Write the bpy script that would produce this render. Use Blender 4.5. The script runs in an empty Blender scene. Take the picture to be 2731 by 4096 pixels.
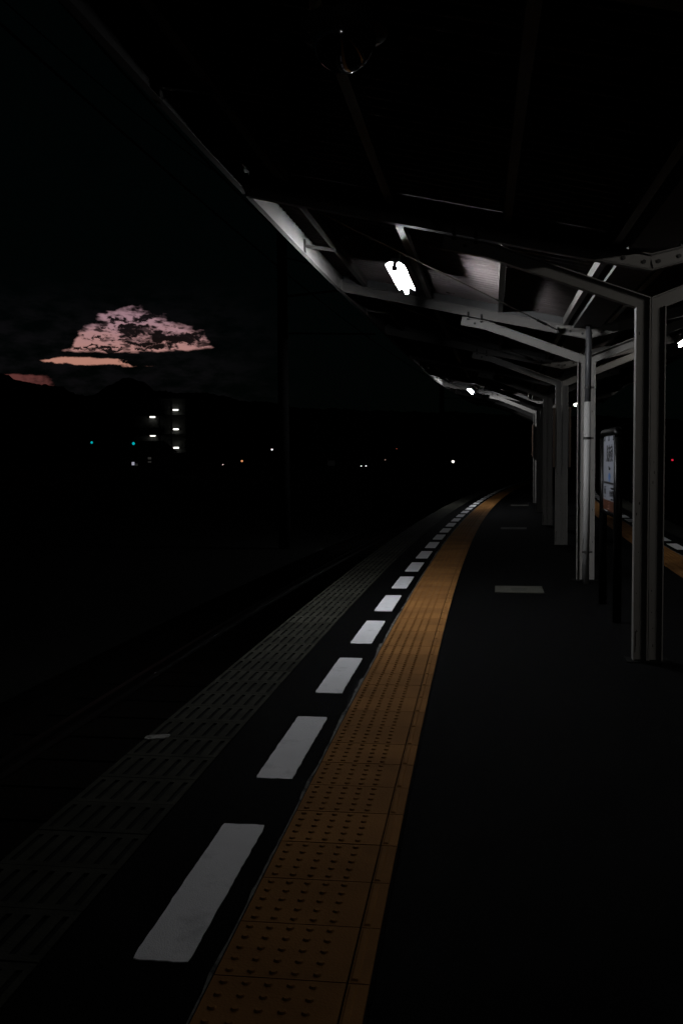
import bpy, bmesh, math, random
from mathutils import Vector, Matrix
random.seed(7)
C = bpy.context.scene.collection
sc = bpy.context.scene
R = math.radians

# ------------------------------------------------------------------ camera
cam_d = bpy.data.cameras.new('camera'); cam = bpy.data.objects.new('camera', cam_d); C.objects.link(cam)
cam_d.sensor_fit = 'VERTICAL'; cam_d.sensor_height = 36.0; cam_d.lens = 35.0
cam_d.clip_start = 0.05; cam_d.clip_end = 20000
r_ = Vector((0.99303965, 0.11759269, -0.00664968)); u_ = Vector((0.000171340, 0.05501587, 0.99848547)); f_ = Vector((-0.11778043, 0.99153679, -0.05461279))
EYE = Vector((0, 0, 1.32683))
M = Matrix((r_, u_, -f_)).transposed().to_4x4(); M.translation = EYE
cam.matrix_world = M
sc.camera = cam
sc.view_settings.view_transform = 'Standard'; sc.view_settings.look = 'None'
sc.view_settings.exposure = 0.0; sc.view_settings.gamma = 1.0; sc.view_settings.use_curve_mapping = False
sc.cycles.max_bounces = 4; sc.cycles.diffuse_bounces = 0; sc.cycles.glossy_bounces = 3; sc.cycles.caustics_reflective = False; sc.cycles.caustics_refractive = False
sc.cycles.sample_clamp_indirect = 4.0

def lin(c):
    return tuple(((v / 255) / 12.92 if v / 255 <= .04045 else ((v / 255 + .055) / 1.055) ** 2.4) for v in c)

TUBE = 400.0          # radiance of the tubes on the left side
TUBE_DIM = {4.7: 76.0, 14.25: 52.0, 35.0: 20.0}      # tubes on the right side, each set dimmer than the left ones

# ------------------------------------------------------------------ world: dusk sky with a lit gap in the clouds
world = bpy.data.worlds.new('World'); sc.world = world; world.use_nodes = True
wt = world.node_tree; wt.nodes.clear()
def wn(t, **k):
    n = wt.nodes.new(t)
    for a, b in k.items(): setattr(n, a, b)
    return n
def sock(nt, dst, v):
    if hasattr(v, 'node'): nt.links.new(v, dst)
    else: dst.default_value = v
def mth(op, a, b=0.0, c=0.0, clamp=False):
    n = wn('ShaderNodeMath', operation=op, use_clamp=clamp)
    sock(wt, n.inputs[0], a); sock(wt, n.inputs[1], b)
    if op in ('MULTIPLY_ADD', 'COMPARE'): sock(wt, n.inputs[2], c)
    return n.outputs[0]
def sstep(x, a, b):
    n = wn('ShaderNodeMapRange', interpolation_type='SMOOTHSTEP')
    sock(wt, n.inputs[0], x); n.inputs[1].default_value = a; n.inputs[2].default_value = b
    return n.outputs[0]
def mixc(f, a, b):
    n = wn('ShaderNodeMix', data_type='RGBA'); sock(wt, n.inputs[0], f)
    for s, v in ((n.inputs[6], a), (n.inputs[7], b)):
        if hasattr(v, 'node'): wt.links.new(v, s)
        else: s.default_value = (*v, 1)
    return n.outputs[2]
tc = wn('ShaderNodeTexCoord'); sp = wn('ShaderNodeSeparateXYZ'); wt.links.new(tc.outputs['Generated'], sp.inputs[0])
AZ = mth('MULTIPLY', mth('ARCTAN2', sp.outputs[0], sp.outputs[1]), 57.29578)
EL = mth('MULTIPLY', mth('ARCSINE', sp.outputs[2]), 57.29578)
def comb(a, b, c=0.0):
    n = wn('ShaderNodeCombineXYZ'); sock(wt, n.inputs[0], a); sock(wt, n.inputs[1], b); sock(wt, n.inputs[2], c); return n.outputs[0]
def noise(vec, scale, det=6, rough=.6):
    n = wn('ShaderNodeTexNoise'); wt.links.new(vec, n.inputs['Vector']); n.inputs['Scale'].default_value = scale
    n.inputs['Detail'].default_value = det; n.inputs['Roughness'].default_value = rough
    return n
AE = comb(AZ, mth('MULTIPLY', EL, 1.9))
n1 = noise(AE, .9, 6, .58); n2 = noise(comb(AZ, mth('MULTIPLY', EL, 1.9), 7.3), .9, 8, .68); n3 = noise(comb(AZ, mth('MULTIPLY', EL, 2.6), 3.1), .55, 6, .6)
A = mth('ADD', AZ, mth('MULTIPLY', mth('SUBTRACT', n1.outputs[0], .5), 4.2))
E_ = mth('ADD', EL, mth('MULTIPLY', mth('SUBTRACT', n2.outputs[0], .5), 1.9))
def zaz(x): return -21.99 + .0137 * ((100 + x / 1.96) - 270)     # directions read off the photograph as azimuth / elevation
def zel(y): return 6.0 + .0140 * (1400 - (1180 + y / 1.96))
def curve(x, pts, lo, hi, vlo, vhi):
    n = wn('ShaderNodeFloatCurve'); t = wn('ShaderNodeMapRange'); sock(wt, t.inputs[0], x); t.inputs[1].default_value = lo; t.inputs[2].default_value = hi
    wt.links.new(t.outputs[0], n.inputs[1])
    cu = n.mapping.curves[0]
    P = [((a - lo) / (hi - lo), (b - vlo) / (vhi - vlo)) for a, b in pts]
    cu.points[0].location = P[0]; cu.points[1].location = P[-1]
    for q in P[1:-1]: cu.points.new(*q)
    n.mapping.update()
    return mth('ADD', mth('MULTIPLY', n.outputs[0], vhi - vlo), vlo)
LO, HI = zaz(-200), zaz(1800)
top = curve(AZ, [(LO, 5.0), (zaz(330), 5.9), (zaz(430), zel(300)), (zaz(600), zel(185)), (zaz(820), zel(110)), (zaz(1050), zel(165)), (zaz(1300), zel(255)), (zaz(1420), zel(320)), (zaz(1500), zel(420)), (HI, 5.0)], LO, HI, 4, 9)
bot = curve(AZ, [(LO, 6.2), (zaz(330), zel(440)), (zaz(700), zel(442)), (zaz(1000), zel(432)), (zaz(1420), zel(405)), (HI, 6.8)], LO, HI, 4, 9)
n4 = noise(comb(mth('MULTIPLY', AZ, .75), mth('MULTIPLY', EL, 2.3), 11.7), 1.0, 7, .58)
n5 = noise(comb(mth('MULTIPLY', AZ, .8), mth('MULTIPLY', mth('ADD', EL, mth('MULTIPLY', AZ, .06)), 2.1), 4.4), 1.15, 4.5, .55)
fb5 = mth('SUBTRACT', n5.outputs[0], .5)
fb = mth('SUBTRACT', n4.outputs[0], .5); fb1 = mth('SUBTRACT', n1.outputs[0], .5)
A1 = mth('ADD', AZ, mth('MULTIPLY', fb1, 1.6))
up = mth('DIVIDE', mth('SUBTRACT', top, mth('ADD', EL, mth('MULTIPLY', fb1, .8))), .55)
dn = mth('DIVIDE', mth('SUBTRACT', EL, bot), .16)
main = sstep(mth('ADD', mth('MINIMUM', up, dn), mth('MULTIPLY', fb5, 2.7)), -.28, .62)
dark = None
for (x, y, a, b) in ((880, 278, 95, 30), (905, 355, 110, 20), (1085, 318, 120, 34), (1190, 350, 100, 24), (1370, 335, 62, 24), (700, 193, 62, 16), (850, 198, 55, 9),
                     (965, 165, 80, 20), (650, 408, 110, 13), (480, 412, 100, 9), (800, 330, 90, 11), (730, 258, 55, 12), (1000, 392, 60, 12), (1290, 330, 40, 22), (930, 408, 50, 8), (560, 345, 60, 6)):
    dx = mth('DIVIDE', mth('SUBTRACT', A, zaz(x)), a / 1.96 * .0137); dy = mth('DIVIDE', mth('SUBTRACT', E_, zel(y)), b / 1.96 * .014)
    d = mth('SQRT', mth('ADD', mth('MULTIPLY', dx, dx), mth('MULTIPLY', dy, dy)))
    m = sstep(mth('ADD', d, mth('ADD', mth('MULTIPLY', fb5, -3.4), mth('MULTIPLY', fb, -.6))), 1.75, .85)
    dark = m if dark is None else mth('MAXIMUM', dark, m)
wisps = sstep(n5.outputs[0], .47, .36)
main = mth('MULTIPLY', main, mth('SUBTRACT', 1.0, mth('MULTIPLY', mth('MAXIMUM', dark, mth('MULTIPLY', wisps, .9)), .985)))
t2 = curve(A, [(LO, 5), (zaz(60), zel(515)), (zaz(250), zel(495)), (zaz(480), zel(484)), (zaz(680), zel(492)), (zaz(860), zel(540)), (HI, 5)], LO, HI, 4, 9)
b2 = curve(A, [(LO, 6), (zaz(60), zel(512)), (zaz(250), zel(532)), (zaz(420), zel(545)), (zaz(640), zel(538)), (zaz(860), zel(552)), (HI, 6)], LO, HI, 4, 9)
E2 = mth('ADD', EL, mth('MULTIPLY', mth('SUBTRACT', n2.outputs[0], .5), .34))
strip = mth('MULTIPLY', sstep(mth('SUBTRACT', t2, E2), -.03, .06), sstep(mth('SUBTRACT', E2, b2), -.03, .06))
strip = mth('MULTIPLY', strip, sstep(AZ, zaz(60), zaz(160)))
strip = mth('MULTIPLY', strip, mth('SUBTRACT', 1.0, mth('MULTIPLY', mth('MULTIPLY', sstep(n4.outputs[0], .5, .40), sstep(AZ, zaz(450), zaz(700))), .8)))
s3 = mth('MULTIPLY', sstep(mth('SUBTRACT', zel(618), E2), 0, .12), sstep(mth('ADD', A, mth('MULTIPLY', EL, .3)), zaz(230) + 1.4, zaz(60) + 1.1))
s3 = mth('MULTIPLY', s3, mth('MULTIPLY', sstep(AZ, -36, -28), sstep(EL, 1.0, 2.5)))
# dark cloud deck: a little lighter towards the gap, near-black teal above
deck = mth('MULTIPLY', sstep(EL, 10.5, 6.5), sstep(n3.outputs[0], .35, .65))
deck = mth('MULTIPLY', deck, sstep(AZ, -8, -16))
base = mixc(deck, lin((.8, 2.3, 2.1)), lin((9.5, 9, 10.5)))
pink = mixc(sstep(E_, 6.0, 7.9), lin((172, 126, 120)), lin((156, 122, 131)))
col = mixc(main, base, pink)
col = mixc(strip, col, lin((176, 124, 108)))
col = mixc(s3, col, lin((90, 50, 47)))
bg = wn('ShaderNodeBackground'); wt.links.new(col, bg.inputs[0]); bg.inputs[1].default_value = 1.0
sky = wn('ShaderNodeTexSky', sky_type='NISHITA', sun_disc=False, sun_elevation=R(-6), sun_rotation=R(-24))
bg2 = wn('ShaderNodeBackground'); wt.links.new(sky.outputs[0], bg2.inputs[0]); bg2.inputs[1].default_value = 0.004
ads = wn('ShaderNodeAddShader'); wt.links.new(bg.outputs[0], ads.inputs[0]); wt.links.new(bg2.outputs[0], ads.inputs[1])
wo = wn('ShaderNodeOutputWorld'); wt.links.new(ads.outputs[0], wo.inputs[0])

# ------------------------------------------------------------------ materials
MATS = {}
def mat(name, col, rough=.6, var=.15, nscale=6, bump=0.0, bscale=60, metal=0.0, spec=.5, dirt=None, dscale=3, dlo=.55, dhi=.75, tint=False):
    if name in MATS: return MATS[name]
    m = bpy.data.materials.new(name); m.use_nodes = True; nt = m.node_tree; b = nt.nodes['Principled BSDF']
    def N(t): return nt.nodes.new(t)
    tcn = N('ShaderNodeTexCoord'); no = N('ShaderNodeTexNoise'); nt.links.new(tcn.outputs['Object'], no.inputs['Vector'])
    no.inputs['Scale'].default_value = nscale; no.inputs['Detail'].default_value = 6
    mr = N('ShaderNodeMapRange'); nt.links.new(no.outputs[0], mr.inputs[0]); mr.inputs[1].default_value = .3; mr.inputs[2].default_value = .7
    mr.inputs[3].default_value = 1 - var; mr.inputs[4].default_value = 1 + var
    v = mr.outputs[0]
    if tint:
        at = N('ShaderNodeAttribute'); at.attribute_name = 'tint'
        mu = N('ShaderNodeMath'); mu.operation = 'MULTIPLY'; nt.links.new(v, mu.inputs[0]); nt.links.new(at.outputs['Fac'], mu.inputs[1]); v = mu.outputs[0]
    mx = N('ShaderNodeVectorMath'); mx.operation = 'SCALE'; mx.inputs[0].default_value = col[:3]; nt.links.new(v, mx.inputs['Scale'])
    out = mx.outputs[0]
    if dirt:
        n2 = N('ShaderNodeTexNoise'); nt.links.new(tcn.outputs['Object'], n2.inputs['Vector']); n2.inputs['Scale'].default_value = dscale
        n2.inputs['Detail'].default_value = 8; n2.inputs['Roughness'].default_value = .7
        r2 = N('ShaderNodeMapRange'); nt.links.new(n2.outputs[0], r2.inputs[0]); r2.inputs[1].default_value = dlo; r2.inputs[2].default_value = dhi
        mm = N('ShaderNodeMix'); mm.data_type = 'RGBA'; nt.links.new(r2.outputs[0], mm.inputs[0]); nt.links.new(out, mm.inputs[6]); mm.inputs[7].default_value = (*dirt, 1)
        out = mm.outputs[2]
    nt.links.new(out, b.inputs['Base Color'])
    b.inputs['Roughness'].default_value = rough; b.inputs['Metallic'].default_value = metal; b.inputs['Specular IOR Level'].default_value = spec
    if bump:
        n3 = N('ShaderNodeTexNoise'); nt.links.new(tcn.outputs['Object'], n3.inputs['Vector']); n3.inputs['Scale'].default_value = bscale; n3.inputs['Detail'].default_value = 4
        bp = N('ShaderNodeBump'); bp.inputs['Strength'].default_value = bump; bp.inputs['Distance'].default_value = .01
        nt.links.new(n3.outputs[0], bp.inputs['Height']); nt.links.new(bp.outputs[0], b.inputs['Normal'])
    MATS[name] = m; return m
def emit(name, col, s):
    if name in MATS: return MATS[name]
    m = bpy.data.materials.new(name); m.use_nodes = True; b = m.node_tree.nodes['Principled BSDF']
    b.inputs['Base Color'].default_value = (*[min(1, c) * .8 for c in col], 1); b.inputs['Emission Color'].default_value = (*col, 1); b.inputs['Emission Strength'].default_value = s
    MATS[name] = m; return m

asphalt = mat('asphalt', (.0019, .0019, .0020), .9, .45, 9, .5, 160, spec=.02)
yellow = mat('yellow_tile', (.27, .128, .042), .85, .14, 3, .2, 120, spec=.03, dirt=(.17, .08, .028), dscale=2.2, dlo=.5, dhi=.8, tint=True)
greytile = mat('grey_tile', (.034, .034, .027), .9, .25, 7, .3, 90, spec=.03, dirt=(.022, .022, .018), dscale=3, dlo=.5, dhi=.75, tint=True)
groove = mat('groove_dirt', (.006, .006, .0055), .95, .3, 20, spec=.05)
mortar = mat('mortar', (.13, .13, .12), .9, .35, 14, .4, 80, spec=.15, dirt=(.02, .02, .02), dscale=9, dlo=.5, dhi=.62)
white = mat('white_paint', (.76, .76, .79), .7, .06, 5, .25, 220, spec=.2, dirt=(.45, .45, .47), dscale=5, dlo=.52, dhi=.75)
steel = mat('cream_steel', (.25, .238, .222), .42, .06, 4, .06, 40, spec=.45, dirt=(.10, .07, .05), dscale=26, dlo=.70, dhi=.73)
fasc = mat('fascia_steel', (.38, .365, .35), .5, .06, 4, .06, 40, spec=.3, dirt=(.12, .10, .08), dscale=9, dlo=.66, dhi=.74)
steel_in = mat('rafter_steel', (.17, .16, .15), .45, .08, 4, .06, 40, spec=.4, dirt=(.08, .06, .05), dscale=20, dlo=.68, dhi=.73)
roofmat = mat('roof_sheet', (.34, .29, .285), .7, .15, 5, .1, 40, spec=.2, dirt=(.09, .06, .05), dscale=5, dlo=.62, dhi=.7)
boltm = mat('dark_bolt', (.03, .028, .026), .6, .2, 30)
rodm = mat('brace_steel', (.18, .16, .12), .35, .2, 20, metal=.7)
gutm = mat('gutter_sheet', (.10, .10, .10), .6, .2, 5)
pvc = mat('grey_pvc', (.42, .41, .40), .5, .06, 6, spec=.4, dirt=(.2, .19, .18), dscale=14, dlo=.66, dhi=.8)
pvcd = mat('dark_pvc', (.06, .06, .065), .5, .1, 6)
blackg = mat('black_gloss', (.002, .002, .002), .35, .1, 5, spec=.04)
blackm = mat('black_matt', (.01, .01, .01), .7, .1, 5)
panelw = mat('sign_white', (.17, .178, .205), .5, .03, 5, spec=.1)
ink = mat('ink', (.006, .006, .007), .6, .05, 5)
blue = mat('sign_blue', (.03, .09, .25), .5, .05, 5)
orange = mat('sign_orange', (.05, .013, .003), .5, .05, 5)
pale = mat('sign_pale', (.22, .10, .08), .5, .05, 5)
brown = mat('plate_brown', (.06, .035, .02), .6, .1, 6)
plate = mat('floor_plate', (.05, .05, .04), .8, .15, 8, .3, 60, spec=.15, dirt=(.045, .045, .036), dscale=6)
plate_ink = mat('floor_plate_ink', (.02, .02, .016), .85, .1, 8)
lampw = mat('lamp_white', (.8, .8, .8), .4, .02, 5)
sockm = mat('socket_grey', (.03, .03, .032), .5, .1, 5)
tubem = emit('tube_glow', (.95, .97, 1.0), TUBE)
tube_dim = {k: emit('aged_tube_glow_%d' % (k * 10), (1.0, .97, .92), q) for k, q in TUBE_DIM.items()}
dome_m = mat('tinted_dome', (.20, .20, .21), .1, .05, 5, metal=1.0)
ball = mat('ballast', (.0035, .003, .0027), 1, .5, 30, 1.0, 22, spec=.0)
soil = mat('soil', (.002, .002, .0015), .95, .5, .3, spec=.1)
railm = mat('rail_steel', (.004, .003, .0028), .4, .3, 8, metal=.3, spec=.1)
sleeper = mat('sleeper_timber', (.0035, .003, .0026), 1, .3, 6, spec=0)
hillm = mat('hill_wood', (.012, .014, .011), 1, .3, .01, spec=.0)
concrete = mat('block_concrete', (.17, .17, .16), .9, .15, .8, spec=.1, dirt=(.05, .05, .045), dscale=.6)
slabm = mat('slab_concrete', (.08, .08, .08), .9, .1, 1)
mastm = mat('mast_concrete', (.004, .004, .004), .9, .2, 3, spec=.1)
wirem = mat('wire', (.004, .004, .004), .6, .1, 3)
leafm = mat('leaf', (.045, .06, .02), .8, .4, 3, spec=.1)
barkm = mat('bark', (.04, .03, .02), .9, .3, 6)
housem = mat('house_wall', (.14, .13, .12), .9, .1, 1)
tilem = mat('house_roof', (.03, .03, .035), .8, .2, 3)
carm = mat('car_paint', (.10, .11, .12), .3, .05, 3)
rubber = mat('tyre', (.01, .01, .01), .8, .1, 3)
glassd = mat('dark_glass', (.01, .01, .012), .1, .1, 3)
chip = mat('rust_chip', (.022, .014, .01), .9, .4, 30)

# ------------------------------------------------------------------ helpers
def S(v): return .0065 * v + .00135 * v * v                # the platform's own gentle curve
def TH(v): return math.atan(.0065 + .0027 * v)
def W(u, v, z=0.0):
    t = TH(v); return Vector((S(v) + u * math.cos(t), v - u * math.sin(t), z))
def uc(v): return 1.1 if v < 14 else 1.1 - .24 * ((v - 14) / 14.6) ** 1.2      # centre line of the canopy
def dz(v): return .012 * (v - 10.85)                        # canopy rises slightly along the platform
def frame(u, v, z=0.0):
    m = Matrix.Rotation(-TH(v), 4, 'Z'); m.translation = W(u, v, z); return m

def obj(name, bm, m, parent=None, smooth=False):
    me = bpy.data.meshes.new(name); bm.normal_update(); bm.to_mesh(me); bm.free()
    if m: me.materials.append(m)
    if smooth:
        for p in me.polygons: p.use_smooth = True
    o = bpy.data.objects.new(name, me); C.objects.link(o)
    if parent: o.parent = parent
    return o
def tag(o, label=None, cat=None, group=None, kind=None):
    if label: o['label'] = label
    if cat: o['category'] = cat
    if group: o['group'] = group
    if kind: o['kind'] = kind
    return o
def thing(name, label, cat, m=None, group=None):
    o = bpy.data.objects.new(name, None); C.objects.link(o); o.empty_display_size = .2
    if m is not None: o.matrix_world = m
    return tag(o, label, cat, group)
def copy_tree(o, parent=None):
    c = o.copy(); C.objects.link(c)
    if parent: c.parent = parent; c.matrix_parent_inverse = o.matrix_parent_inverse.copy()
    for ch in list(o.children): copy_tree(ch, c)
    return c

def box(bm, c, s, rot=None, bev=0.0):
    m = Matrix.Translation(Vector(c))
    if rot is not None: m = m @ rot.to_4x4()
    m = m @ Matrix.Diagonal((s[0], s[1], s[2], 1))
    g = bmesh.ops.create_cube(bm, size=1, matrix=m)
    if bev:
        es = list({e for v in g['verts'] for e in v.link_edges})
        bmesh.ops.bevel(bm, geom=es, offset=bev, segments=2, profile=.7, affect='EDGES')
def tube(bm, pts, r, n=10, cap=True):
    pts = [Vector(p) for p in pts]; rings = []
    for i, p in enumerate(pts):
        d = (pts[min(i + 1, len(pts) - 1)] - pts[max(i - 1, 0)]).normalized()
        a = d.orthogonal().normalized() if abs(d.z) < .9 else Vector((1, 0, 0)) - d * d.x
        if abs(d.z) < .9: a = Vector((0, 0, 1)) - d * d.z
        a.normalize(); b = d.cross(a)
        rr = r[i] if isinstance(r, (list, tuple)) else r
        rings.append([bm.verts.new(p + (a * math.cos(t) + b * math.sin(t)) * rr) for t in [2 * math.pi * k / n for k in range(n)]])
    for A_, B_ in zip(rings, rings[1:]):
        for k in range(n): bm.faces.new((A_[k], A_[(k + 1) % n], B_[(k + 1) % n], B_[k]))
    if cap: bm.faces.new(rings[0][::-1]); bm.faces.new(rings[-1])
    return rings
def bolt(bm, c, axis, r=.012, h=.012):
    axis = Vector(axis).normalized(); q = axis.to_track_quat('Z', 'Y').to_matrix().to_4x4(); m = Matrix.Translation(Vector(c)) @ q
    bmesh.ops.create_cone(bm, cap_ends=True, segments=6, radius1=r, radius2=r * .9, depth=h, matrix=m)
def sweep(bm, path, a, b, c, d):
    """plate swept along a path in the local XZ plane: in-plane offsets a..b (positive = left of travel), Y range c..d; mitred"""
    P = [Vector((p[0], p[1])) for p in path]; rows = []
    for i, p in enumerate(P):
        ds = []
        if i: ds.append((P[i] - P[i - 1]).normalized())
        if i < len(P) - 1: ds.append((P[i + 1] - P[i]).normalized())
        n = sum((Vector((-q.y, q.x)) for q in ds), Vector((0, 0))).normalized()
        k = 1 / max(.3, n.dot(Vector((-ds[0].y, ds[0].x))))
        A_, B_ = p + n * a * k, p + n * b * k
        rows.append([bm.verts.new((q.x, y, q.y)) for q, y in ((A_, c), (B_, c), (B_, d), (A_, d))])
    for r0, r1 in zip(rows, rows[1:]):
        for k in range(4): bm.faces.new((r0[k], r0[(k + 1) % 4], r1[(k + 1) % 4], r1[k]))
    bm.faces.new(rows[0][::-1]); bm.faces.new(rows[-1])
def ibeam(bm, path, depth, width, tf=.008, tw=.007):
    h = depth / 2
    sweep(bm, path, -h, -h + tf, -width / 2, width / 2)
    sweep(bm, path, h - tf, h, -width / 2, width / 2)
    sweep(bm, path, -h + tf - .001, h - tf + .001, -tw / 2, tw / 2)
def strip_along(bm, vs, prof, close=True):
    """closed profile [(u,z)...] carried along the platform curve; prof may be a function of v"""
    rows = []
    for v in vs:
        pr = prof(v) if callable(prof) else prof
        rows.append([bm.verts.new(W(u, v, z)) for u, z in pr])
    n = len(rows[0])
    for a, b in zip(rows, rows[1:]):
        for k in range(n if close else n - 1): bm.faces.new((a[k], a[(k + 1) % n], b[(k + 1) % n], b[k]))
    if close: bm.faces.new(rows[0][::-1]); bm.faces.new(rows[-1])
def frange(a, b, s):
    n = int(round((b - a) / s)); return [a + (b - a) * i / n for i in range(n + 1)]
def text(body, size, name, m, parent, mt, bold=.014):
    c = bpy.data.curves.new('t', 'FONT'); c.body = body; c.size = size; c.align_x = 'CENTER'; c.align_y = 'CENTER'; c.extrude = .0006; c.offset = size * bold; c.resolution_u = 3
    o = bpy.data.objects.new('t', c); C.objects.link(o)
    dg = bpy.context.evaluated_depsgraph_get(); me = bpy.data.meshes.new_from_object(o.evaluated_get(dg))
    bpy.data.objects.remove(o); me.name = name; me.materials.clear(); me.materials.append(mt)
    t = bpy.data.objects.new(name, me); C.objects.link(t); t.parent = parent; t.matrix_local = m
    return t

V0, V1 = -9.0, 62.0
# ------------------------------------------------------------------ setting: ground, tracks, platform, hills
bm = bmesh.new(); bmesh.ops.create_grid(bm, x_segments=2, y_segments=2, size=9000, matrix=Matrix.Translation((0, 3000, -1.22)))
tag(obj('ground', bm, soil), kind='structure')
def track(uo, name):
    bm = bmesh.new(); vs = frange(-8, 110, 1.0)
    strip_along(bm, vs, [(uo - 1.9, -1.215), (uo - 1.35, -1.10), (uo + 1.35, -1.10), (uo + 1.75, -1.21)])
    o = tag(obj(name, bm, ball), kind='structure')
    bm = bmesh.new()
    for i in range(int(118 / .65)):
        v = -8 + i * .65
        box(bm, W(uo, v, -1.115), (2.0, .2, .06), Matrix.Rotation(-TH(v), 3, 'Z'))
    obj('sleepers', bm, sleeper, o)
    for s in (-.5335, .5335):
        bm = bmesh.new(); q = uo + s
        strip_along(bm, vs, [(q - .055, -1.084), (q + .055, -1.084), (q + .055, -1.07), (q + .008, -1.055), (q + .008, -1.0), (q + .03, -.99), (q + .028, -.965), (q - .028, -.965), (q - .03, -.99), (q - .008, -1.0), (q - .008, -1.055), (q - .055, -1.07)])
        obj('rail', bm, railm, o)
track(-3.05, 'railway_track'); track(4.98, 'railway_track')
bm = bmesh.new()
strip_along(bm, frange(V0, V1, .5), [(-1.56, -1.25), (-1.56, -.02), (-1.545, -.009), (-1.12, -.009), (-1.115, 0), (-.66, 0), (-.655, -.009), (-.24, -.009), (-.235, 0), (2.155, 0), (2.16, -.009), (2.57, -.009), (2.575, 0), (3.03, 0), (3.035, -.009), (3.46, -.009), (3.475, -.02), (3.475, -1.25)])
tag(obj('platform', bm, asphalt), kind='structure')

def ridge(name, prof, dist, depth, zb, seed):
    rnd = random.Random(seed); bm = bmesh.new(); rows = []
    azs = frange(prof[0][0], prof[-1][0], .12)
    ph = [rnd.uniform(0, 6.28) for _ in range(6)]
    for k in range(7):
        t = k / 6; row = []
        for a in azs:
            for (a0, e0), (a1, e1) in zip(prof, prof[1:]):
                if a0 <= a <= a1: s = (a - a0) / (a1 - a0); s = s * s * (3 - 2 * s); e = e0 + (e1 - e0) * s; break
            e += sum(.03 * math.sin(a * f + p) / (1 + i * .5) for i, (f, p) in enumerate(zip((1.7, 3.1, 5.3, 8.9, 13.7, 21), ph)))
            h = dist * math.tan(R(e)) * math.sin(t * math.pi / 2 if t < 1 else math.pi / 2)
            d = dist - depth * (1 - t)
            row.append(bm.verts.new((d * math.sin(R(a)), d * math.cos(R(a)), EYE.z + h + (zb if k == 0 else 0) + rnd.uniform(-.002, .002) * dist * .3)))
        rows.append(row)
    row = [bm.verts.new((v.co.x * 1.3, v.co.y * 1.3, -5)) for v in rows[-1]]; rows.append(row)
    for a, b in zip(rows, rows[1:]):
        for i in range(len(a) - 1): bm.faces.new((a[i], a[i + 1], b[i + 1], b[i]))
    return tag(obj(name, bm, hillm, smooth=True), kind='structure')
ridge('mountain', [(-32, 4.4), (-27, 4.3), (-24, 3.7), (-22, 3.2), (-20.6, 3.5), (-19.74, 4.05), (-18.71, 4.4), (-18.0, 4.22), (-17.14, 3.72), (-15.5, 3.62), (-14, 3.55), (-12, 3.15), (-8, 2.72), (-2, 2.5), (6, 2.2), (14, 1.8), (24, 1.6)], 4200, 1500, -6, 3)
ridge('hills', [(-36, 4.2), (-30, 5.0), (-26.5, 4.75), (-25.4, 4.5), (-24.4, 4.12), (-23.4, 3.92), (-22.4, 3.88), (-21.5, 3.5), (-20.2, 3.1), (-18, 2.4), (-15, 1.9), (-9, 1.3), (0, 1.1), (10, .8), (22, .9)], 1700, 700, -3, 5)

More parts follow.
